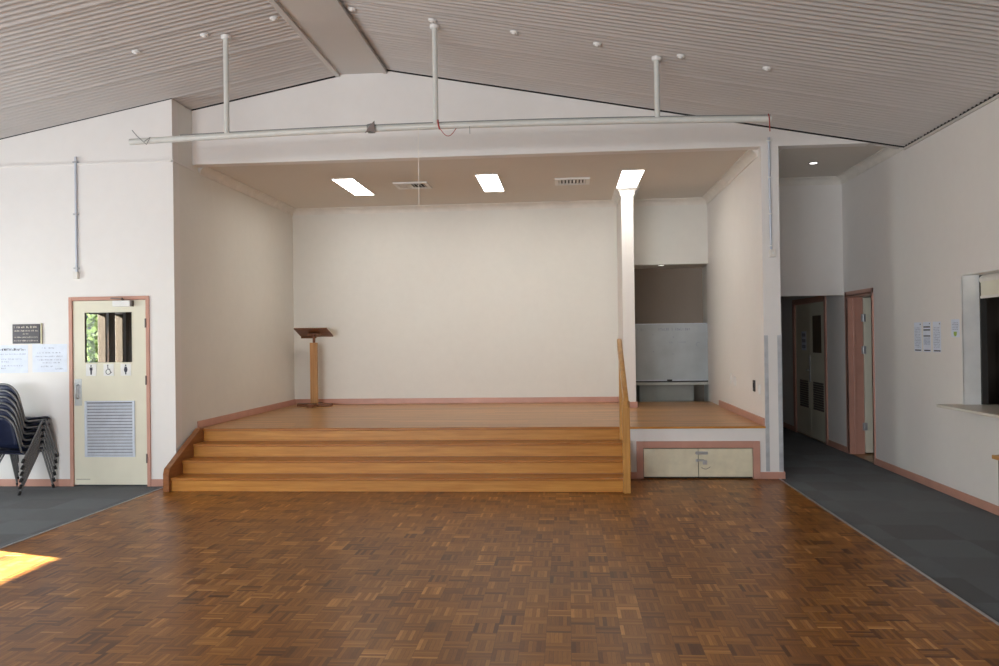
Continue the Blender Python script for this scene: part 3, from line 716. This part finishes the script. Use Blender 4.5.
MB().box(LX0+.02, LX0+.18, Y0-.0006, Y0, .075, .080).build('scuff_mark', 'hinge', leaf)

# ------------------------------------------------------------------ plaque and notices
def scribble(m, x0, x1, z, h, y, seed, dens=.8, axis='X', t=.0008, word=.035):
    """a line of small letter-like marks"""
    r = random.Random(seed); x = x0
    while x < x1-h*.3:
        wl = min(x1, x+word*r.uniform(.5, 1.5))
        while x < wl-h*.2:
            w = h*r.uniform(.25, .6); hh = h*r.uniform(.55, 1.0)
            if r.random() < dens:
                kx = h*.16
                q = r.choice('LTOIN')
                if q in 'LIN': rect(m, x, x+kx, z, z+hh, y, axis, t)
                if q in 'LO': rect(m, x, x+w, z, z+kx, y, axis, t)
                if q in 'TO': rect(m, x, x+w, z+hh-kx, z+hh, y, axis, t)
                if q in 'TN': rect(m, x+w*.5, x+w*.5+kx, z, z+hh, y, axis, t)
                if q == 'O': rect(m, x, x+kx, z, z+hh, y, axis, t); rect(m, x+w-kx, x+w, z, z+hh, y, axis, t)
            x += w+h*.22
        x += h*.5
def rect(m, a, b, z0, z1, p, axis, t):
    if axis == 'X': m.box(a, b, p-t, p, z0, z1)
    else: m.box(p-t, p, a, b, z0, z1)
t = thing('plaque', (-6.0, Y0, 1.59), 'small dark bronze plaque with raised lettering above the handwritten notices', 'plaque')
pl = MB().box(-6.175, -5.855, Y0-.014, Y0, 1.592, 1.808).build('plate', 'bronze', t, bevel=.003)
m = MB(); y = Y0-.014
for x0, x1, z, h, sd in [(-6.155, -5.875, 1.765, .024, 1), (-6.155, -5.875, 1.727, .017, 2), (-6.05, -5.985, 1.694, .014, 3), (-6.155, -5.875, 1.657, .014, 4), (-6.155, -5.875, 1.618, .015, 5)]:
    scribble(m, x0, x1, z, h, y, sd, 1.0)
m.build('lettering', 'gold', t)
MB().box(-5.838, -5.828, Y0-.02, Y0, 1.585, 1.815).build('brass_strip', 'brass', t)
def notice(x0, x1, z0, z1, lines, label, head=None):
    t = thing('notice', ((x0+x1)/2, Y0, z0), label, 'notice')
    MB().box(x0, x1, Y0-.002, Y0, z0, z1).build('sheet', 'paper', t)
    m = MB()
    for i, (a, b, z, h, sd) in enumerate(lines): scribble(m, x0+a, x0+b, z0+z, h, Y0-.002, sd, .9)
    m.build('writing', 'grayink', t)
    if head:
        m = MB(); a, b, z, h = head; scribble(m, x0+a, x0+b, z0+z, h, Y0-.002, 77, 1.0); scribble(m, x0+a+.004, x0+b, z0+z-.002, h, Y0-.0022, 78, 1.0); m.build('heading', 'ink', t)
notice(-6.42, -6.005, 1.265, 1.575, [(.05, .39, .205, .014, 11), (.10, .34, .150, .014, 12), (.10, .19, .120, .013, 13), (.10, .36, .075, .014, 14), (.10, .15, .048, .013, 15)], 'white handwritten notice with a bold black heading under the plaque', (.05, .39, .252, .026))
notice(-5.95, -5.545, 1.27, 1.582, [(.11, .26, .262, .016, 21), (.05, .33, .210, .014, 22), (.04, .35, .170, .014, 23), (.05, .33, .132, .014, 24), (.12, .33, .098, .015, 25), (.10, .25, .058, .015, 26), (.27, .37, .030, .015, 27)], 'white handwritten notice right beside the toilet door frame')
def rnotice(y0, y1, z0, z1, label, kind):
    t = thing('notice', (XW, (y0+y1)/2, z0), label, 'notice')
    MB().box(XW-.002, XW, y0, y1, z0, z1).build('sheet', 'paper', t)
    m = MB(); W = y1-y0; H = z1-z0; px = XW-.002
    if kind == 'bars':
        for f0, f1 in ((.82, .85), (.72, .75), (.52, .545)): rect(m, y0+.01, y1-.01, z0+H*f0-.002, z0+H*f1+.002, px, 'Y', .0008)
        rect(m, y0+.01, y1-.02, z0+.008, z0+.020, px, 'Y', .0008); rect(m, y0+.012, y0+.03, z0+H*.93, z0+H*.96, px, 'Y', .0008)
        m.build('print', 'ink', t); m = MB()
        for i in range(7): scribble(m, y0+.02, y1-.02, z0+H*(.24+.036*i), .007, px, 50+i, .9, 'Y')
        m.build('small_print', 'grayink', t)
    elif kind == 'plain':
        rect(m, y0+.01, y1-.02, z0+.008, z0+.020, px, 'Y', .0008); rect(m, y0+.012, y0+.03, z0+H*.91, z0+H*.95, px, 'Y', .0008); m.build('print', 'ink', t); m = MB()
        for i in range(13): scribble(m, y0+.02, y1-.02, z0+H*(.14+.055*i), .007, px, 150+i+int(y0*10), .75, 'Y')
        m.build('small_print', 'grayink', t)
    else:
        for i in range(5): scribble(m, y0+.02, y1-.02, z0+H*(.42+.09*i), .007, px, 250+i, .95, 'Y')
        m.build('small_print', 'grayink', t); m = MB()
        n = 16; cy, cz = (y0+y1)/2, z0+H*.2
        m.prism([(cy+.030*math.cos(PI+PI*k/n), cz+.026*math.sin(PI+PI*k/n)) for k in range(n+1)]+[(cy+.03, cz+.018), (cy-.03, cz+.018)], px-.0008, px, 'X')
        m.build('green_mark', 'green', t)
rnotice(8.86, 9.035, 1.38, 1.685, 'printed white notice farthest from the servery, in the group of three', 'plain')
rnotice(8.64, 8.815, 1.38, 1.685, 'printed white notice with bold black bars, middle of the three', 'bars')
rnotice(8.415, 8.59, 1.38, 1.685, 'printed white notice nearest the servery in the group of three', 'plain')
rnotice(8.03, 8.19, 1.53, 1.70, 'small notice with a green mark beside the servery opening', 'green')

# ------------------------------------------------------------------ servery
sv = thing('window_8', (XW, 6.1, WZ0), 'servery opening in the right wall', 'window', kind='structure')
m = MB(); m.box(XW-.004, XV+.01, WY1-.012, WY1+.001, WZ0, WZ1); m.box(XW-.004, XV+.01, WY0, WY1, WZ1-.012, WZ1+.001)
m.build('reveal_lining', 'white', sv)
m = MB(); m.box(XW-.010, XW, WY1-.012, WY1+.006, WZ0, WZ1+.006)
m.build('corner_bead', 'white', sv)
m = MB(); m.box(XW+.150, XV+.012, WY1-.035, WY1-.012, WZ0+.03, WZ1-.01); m.build('shutter_track', 'darkbrown', sv)
ct = tag(MB().prism([(XW-.225, WY0-.2), (XW-.001, WY0-.2), (XW-.001, WY0+.002), (XW+.30, WY0+.002), (XW+.30, WY1-.014), (XW-.001, WY1-.014), (XW-.001, 8.02), (XW-.225, 8.02)], WZ0+.001, WZ0+.028, 'Z').build('servery_counter', 'counter', bevel=.004), 'beige laminate counter shelf at the servery opening', 'counter')
bl = thing('roller_blind', (XV, 6.1, 1.88), 'cream roller blind partly lowered in the servery opening', 'blind')
MB().tube([(XV-.005, WY0+.02, 2.06), (XV-.005, WY1-.03, 2.06)], .045, 16).build('roll', 'offwhite', bl)
MB().box(XV-.045, XV-.041, WY0+.02, WY1-.05, 1.90, 2.06).build('blind_fabric', 'cream', bl)
MB().box(XV-.052, XV-.034, WY0+.02, WY1-.05, 1.885, 1.91).build('bottom_bar', 'offwhite', bl, bevel=.003)
ov = thing('wall_oven', (6.55, 11.0, 0), 'black oven seen dimly through the servery opening', 'oven')
MB().box(6.2, 6.9, 10.5, 12.3, 0, .92).build('base_unit', 'cabinet', ov)
b = MB().box(6.2, 6.9, 10.5, 12.3, 1.15, 1.60).build('oven_body', 'black', ov, bevel=.01)
MB().box(6.3, 6.5, 10.492, 10.5, 1.47, 1.49).build('display', 'steel', b)
MB().box(6.25, 6.85, 10.55, 12.25, .92, 1.15).build('shelf_unit', 'cabinet', ov)
tb = thing('wooden_table', (3.33, 5.6, 0), 'wooden table whose corner shows at the right edge', 'table')
MB().box(3.005, 3.655, 5.0, 6.12, .672, .70).build('tabletop', 'railY', tb, bevel=.004)
for x in (3.05, 3.60):
    for y in (5.05, 6.06): MB().box(x-.02, x+.02, y-.02, y+.02, 0, .672).build('leg', 'hinge', tb)

# ------------------------------------------------------------------ doors in the right wall
d2 = thing('door_2', (XW, (A0+A1)/2, 0), 'open cream door in a salmon frame beside the corridor', 'door', kind='structure')
m = MB()
m.box(XW-.016, XV, A1-.03, A1, 0, AZ); m.box(XW-.016, XW+.0, A1-.03, A1+.045, 0, AZ+.045)
m.box(XW-.016, XV, A0, A0+.025, 0, AZ); m.box(XW-.016, XW, A0-.02, A0+.025, 0, AZ+.045)
m.box(XW-.016, XV, A0, A1, AZ-.03, AZ); m.box(XW-.016, XW, A0-.02, A1+.045, AZ-.02, AZ+.045)
m.box(XW+.06, XW+.09, A1-.045, A1-.03, 0, AZ-.03)
m.build('frame', 'salmon', d2, bevel=.003)
lf = MB().box(XV+.004, XV+.82, A1-.045, A1-.005, .02, AZ-.035).build('leaf', 'cream', d2, bevel=.002)
for z in (1.78, 1.36, .36):
    m = MB(); m.tube([(XV-.002, A1-.05, z-.05), (XV-.002, A1-.05, z+.05)], .009, 8); m.box(XV-.03, XV+.03, A1-.049, A1-.046, z-.05, z+.05); m.build('hinge', 'steel', d2)
d3 = thing('door_3', (XW, (B0+B1)/2, 0), 'cream double door with vents in the dark corridor', 'door', kind='structure')
m = MB()
m.box(XW-.018, XW+.06, B1-.04, B1+.07, 0, BZ+.05); m.box(XW-.018, XW+.06, B0-.04, B0+.03, 0, BZ+.05); m.box(XW-.018, XW+.06, B0, B1, BZ-.03, BZ+.05)
m.build('frame', 'salmon', d3, bevel=.003)
mid = 12.78
for k, (a, b) in enumerate([(B0+.03, mid-.003), (mid+.003, B1-.04)]):
    lf = MB().box(XW+.005, XW+.04, a, b, .015, BZ-.035).build('leaf', 'cream', d3, bevel=.002)
    v0, v1 = (a+.12, b-.12) if k == 0 else (a+.14, b-.22)
    m = MB()
    for i in range(12): m.prism([(XW-.004, .45+.035*i), (XW+.002, .45+.035*i), (XW+.005, .478+.035*i), (XW-.001, .478+.035*i)], v0, v1, 'Y') if False else m.box(XW-.004+.002*(i % 2), XW+.005, v0, v1, .45+.035*i, .478+.035*i)
    m.build('vent', 'hinge', lf)
    if k == 0: MB().box(XW+.001, XW+.005, a+.2, b-.12, 1.30, 1.85).build('glass_panel', 'brown', lf)
    else:
        s = MB().box(XW+.001, XW+.005, mid+.22, mid+.46, 1.33, 1.62).build('door_sign', 'paper', lf)
        m = MB()
        for i in range(3): m.box(XW-.0005, XW+.001, mid+.25, mid+.43, 1.36+.09*i, 1.41+.09*i)
        m.build('print', 'grayink', s)
        m = MB(); m.box(XW-.004, XW+.005, mid+.02, mid+.07, .85, 1.25); m.tube([(XW-.03, mid+.03, 1.03), (XW-.03, mid+.12, 1.03)], .009, 8); m.tube([(XW-.03, mid+.04, 1.03), (XW+.003, mid+.04, 1.03)], .009, 8)
        m.build('handle', 'steel', lf)

# ------------------------------------------------------------------ alcove bench and whiteboard
bn = thing('bench_cabinet', (1.53, 13.5, 0), 'pale bench with grey cupboard doors in the alcove', 'cabinet')
MB().box(.805, 2.245, 13.18, 13.795, .80, .84).build('worktop', 'bench', bn, bevel=.004)
MB().box(1.14, 2.0, 13.24, 13.79, .0, .80).build('body', 'cabinet', bn)
for a, b in ((1.145, 1.397), (1.403, 1.995)): MB().box(a, b, 13.222, 13.24, .10, .79).build('door', 'cabinet', bn, bevel=.002)
wb = thing('whiteboard', (1.62, 13.26, .84), 'framed whiteboard with faint writing standing on the alcove bench', 'whiteboard')
bx0, bx1, bz0, bz1 = 1.02, 2.232, .875, 1.765
pn = MB().box(bx0, bx1, 13.26, 13.275, bz0, bz1).build('panel', 'board', wb)
m = MB(); m.box(bx0-.01, bx1+.01, 13.252, 13.28, bz1, bz1+.014); m.box(bx0-.01, bx1+.01, 13.252, 13.28, bz0-.012, bz0+.004); m.box(bx0-.012, bx0+.004, 13.252, 13.28, bz0, bz1); m.box(bx1-.004, bx1+.012, 13.252, 13.28, bz0, bz1)
m.build('frame', 'alu', wb)
m = MB(); scribble(m, 1.45, 1.98, 1.665, .045, 13.26, 301, .9, t=.0006, word=.2); scribble(m, 1.62, 1.70, 1.46, .03, 13.26, 302, .7, t=.0006); scribble(m, 1.74, 1.95, 1.47, .025, 13.26, 303, .7, t=.0006, word=.1)
scribble(m, 1.12, 1.25, 1.67, .03, 13.26, 304, .5, t=.0006)
ring(m, 2.08, 1.44, .035, .006, 13.26, .8, 4.6)
for x, z in ((1.37, 1.60), (1.37, 1.33), (1.69, 1.56), (1.68, 1.29)): disc(m, x, z, .008, 13.26)
m.build('faint_writing', 'grayink', wb)
m = MB(); m.box(bx0, bx1, 13.262, 13.272, .841, .863); m.box(1.58, 1.66, 13.235, 13.26, .841, .885); m.build('stand_rail', 'black', wb)

# ------------------------------------------------------------------ lectern
LY, LXc = 12.28, -3.86
lc = thing('lectern', (LXc, LY, HS), 'timber lectern with slanted top in the back left stage corner', 'lectern')
m = MB(); m.box(LXc-.27, LXc+.27, LY-.05, LY+.05, HS, HS+.045); m.box(LXc-.05, LXc+.05, LY-.26, LY+.26, HS, HS+.045)
m.build('base', 'lecterntop', lc, bevel=.008)
MB().box(LXc-.06, LXc+.05, LY-.028, LY+.028, HS+.045, 1.55).build('post', 'lectern', lc, bevel=.004)
MB().tube([(LXc, LY, 1.55), (LXc, LY, 1.68)], .022, 12).build('stem', 'lecterntop', lc)
m = MB(); a = math.atan2(.155, .37)
m.prism([(LY-.17, 1.758), (LY+.18, 1.638), (LY+.186, 1.656), (LY-.164, 1.776)], LXc-.26, LXc+.25, 'X')
m.build('slanted_top', 'lecterntop', lc, bevel=.003)
m = MB(); m.prism([(LY+.17, 1.618), (LY+.19, 1.618), (LY+.205, 1.67), (LY+.185, 1.675)], LXc-.26, LXc-.02, 'X'); m.build('book_ledge', 'lecterntop', lc)
m = MB(); m.box(LXc-.08, LXc+.08, LY-.05, LY+.05, 1.672, 1.69); m.build('bracket', 'lecterntop', lc)

# ------------------------------------------------------------------ stacked chairs
def make_chair():
    r = thing('stacking_chair', (0, 0, 0))
    W = .205; rt = .0105
    m = MB(); pts = []
    def arc(c, rad, a0, a1, n, s):
        out = []
        for k in range(n+1):
            a = a0+(a1-a0)*k/n
            out.append((rad*math.cos(a), rad*math.sin(a)))
        return out
    # hoop behind the back, rising from the side rails
    path = [(.12, -W, .425), (-.12, -W, .43), (-.165, -W, .45)]
    zt, rc = .835, .15
    path.append((-.195, -W, .56)); path.append((-.235, -W, zt-rc))
    for k in range(1, 8):
        an = PI/2*k/7; path.append((-.235-.04*math.sin(an), -W+rc*(1-math.cos(an)), zt-rc+rc*math.sin(an)))
    mir = [(x, -y, z) for x, y, z in reversed(path)]
    m.tube(path+mir, rt, 10); m.build('back_frame', 'tube', r)
    for s in (-1, 1):
        for (xt, xf) in ((.10, .225), (.06, -.225)):
            top = Vector((xt, s*(W+.014), .425)); ft = Vector((xf, s*(W+.035), .022))
            lg = MB().tube([top+Vector((0, 0, .008)), top, ft], rt, 10).build('leg', 'tube', r)
            d = (ft-top).normalized()
            MB().tube([ft-d*.02, ft+d*.022], .0155, 10).build('foot_cap', 'black', lg)
    # seat shell: grid with a dished middle and rolled front
    def shell(f, nu, nv, name, mat, th, par):
        vs = [f(i/nu, j/nv) for i in range(nu+1) for j in range(nv+1)]
        fs = [(i*(nv+1)+j, (i+1)*(nv+1)+j, (i+1)*(nv+1)+j+1, i*(nv+1)+j+1) for i in range(nu) for j in range(nv)]
        mm = MB(); mm.add(vs, fs, True); o = mm.build(name, mat, par)
        sd = o.modifiers.new('s', 'SOLIDIFY'); sd.thickness = th; sd.offset = 1
        return o
    def seat(u, v):
        x = -.175+.38*u; y = (v-.5)*2*.195*(1-.06*u)
        z = .445-.022*math.sin(PI*u)*(1-(2*v-1)**2)+.006*(2*v-1)**4
        if u > .85: z -= .03*((u-.85)/.15)**2
        return (x, y, z)
    def back(u, v):
        z = .50+.325*u; y = (v-.5)*2*.188*(1-.10*u*u)
        if u > .7: y *= math.sqrt(max(0, 1-((u-.7)/.34)**2))**.6
        x = -.178-.088*(z-.44)/.39-.020*(1-(2*v-1)**2)+.012
        return (x, y, z)
    shell(seat, 10, 10, 'seat', 'navy', .012, r)
    m = MB(); m.box(-.10, .19, -.17, .17, .405, .424); m.build('seat_rail', 'navy', r, bevel=.006)
    shell(back, 8, 10, 'backrest', 'navy', .010, r)
    return r
chair = make_chair()
ang = math.radians(80)
order = ['lowest', 'second from the floor', 'third from the floor', 'third from the top', 'second from the top', 'topmost']
ux, uy = math.cos(ang), math.sin(ang)
for s, (bx, by, where) in enumerate([(-5.94, 8.43, 'in the stack under the notices'), (-6.34, 7.88, 'in the stack at the left edge')]):
    for i in range(6):
        c = chair if (s == 0 and i == 0) else copy_tree(chair)
        c.location = (bx+ux*.010*i, by+uy*.010*i, .066*i); c.rotation_euler.z = ang
        tag(c, 'navy chair with grey legs, %s %s' % (order[i], where), 'chair', 'stacked navy chairs by the left wall')

# ------------------------------------------------------------------ lights
def area(name, loc, rot, sx, sy, power, col):
    l = bpy.data.lights.new(name, 'AREA'); l.shape = 'RECTANGLE'; l.size = sx; l.size_y = sy; l.energy = power; l.color = col
    o = bpy.data.objects.new(name, l); C.objects.link(o); o.location = loc; o.rotation_euler = rot; return o
day = (.95, .96, 1.0)
for i, (a, b, sill) in enumerate(bays):
    if i: continue
    area('window_daylight', (XLL-.13, (a+b)/2, (sill+HEAD)/2), (0, -PI/2, 0), HEAD-sill-.05, b-a-.08, 120, day)
for (a, b), pw in zip(bw, (400, 360, 170)):
    area('window_daylight', ((a+b)/2, YN-.13, 1.65), (PI/2, 0, 0), b-a-.08, 1.6, pw, day)
sun = bpy.data.lights.new('sun', 'SUN'); sun.energy = 120; sun.angle = .009; sun.color = (1, .95, .86)
so = bpy.data.objects.new('sun', sun); C.objects.link(so)
el = math.atan2(HEAD-.02, (8.34-3.8)/.954)
dr = Vector((.954*math.cos(el), -.30*math.cos(el), -math.sin(el)))
so.rotation_euler = dr.to_track_quat('-Z', 'Y').to_euler(); so.location = (-20, 12, 12)
w = bpy.data.worlds.new('World'); bpy.context.scene.world = w; w.use_nodes = True
bg = w.node_tree.nodes['Background']
sky = w.node_tree.nodes.new('ShaderNodeTexSky'); sky.sky_type = 'PREETHAM' if False else 'HOSEK_WILKIE'
sky.sun_direction = (-dr.x, -dr.y, -dr.z); sky.turbidity = 3
w.node_tree.links.new(sky.outputs[0], bg.inputs[0]); bg.inputs[1].default_value = 2.0

# ------------------------------------------------------------------ camera
cam = bpy.data.cameras.new('camera'); co = bpy.data.objects.new('camera', cam); C.objects.link(co)
cam.sensor_fit = 'HORIZONTAL'; cam.sensor_width = 36; cam.lens = 820/999*36; cam.clip_start = .05; cam.clip_end = 200
yaw, pitch, roll = .082, .0064, -.0137
fwd = Vector((-math.sin(yaw)*math.cos(pitch), math.cos(yaw)*math.cos(pitch), math.sin(pitch)))
rt = Vector((math.cos(yaw), math.sin(yaw), 0)); up = rt.cross(fwd)
c_, s_ = math.cos(roll), math.sin(roll)
r2 = rt*c_+up*s_; u2 = up*c_-rt*s_
# image axes: u = c*u0 - s*v0, v = s*u0 + c*v0 (v down)
r2 = rt*c_+up*s_; u2 = -rt*s_+up*c_
co.matrix_world = Matrix(((r2.x, u2.x, -fwd.x, 0), (r2.y, u2.y, -fwd.y, 0), (r2.z, u2.z, -fwd.z, 1.5789), (0, 0, 0, 1)))
sc = bpy.context.scene; sc.camera = co
sc.view_settings.view_transform = 'Standard'; sc.view_settings.look = 'None'; sc.view_settings.gamma = 1; sc.view_settings.exposure = 0.13
sc.view_settings.use_curve_mapping = False
sc.cycles.use_denoising = True; sc.cycles.max_bounces = 10; sc.cycles.diffuse_bounces = 6; sc.cycles.glossy_bounces = 4; sc.cycles.transparent_max_bounces = 12
sc.cycles.sample_clamp_indirect = 2.5; sc.cycles.caustics_reflective = False; sc.cycles.caustics_refractive = False; sc.cycles.blur_glossy = 1.0
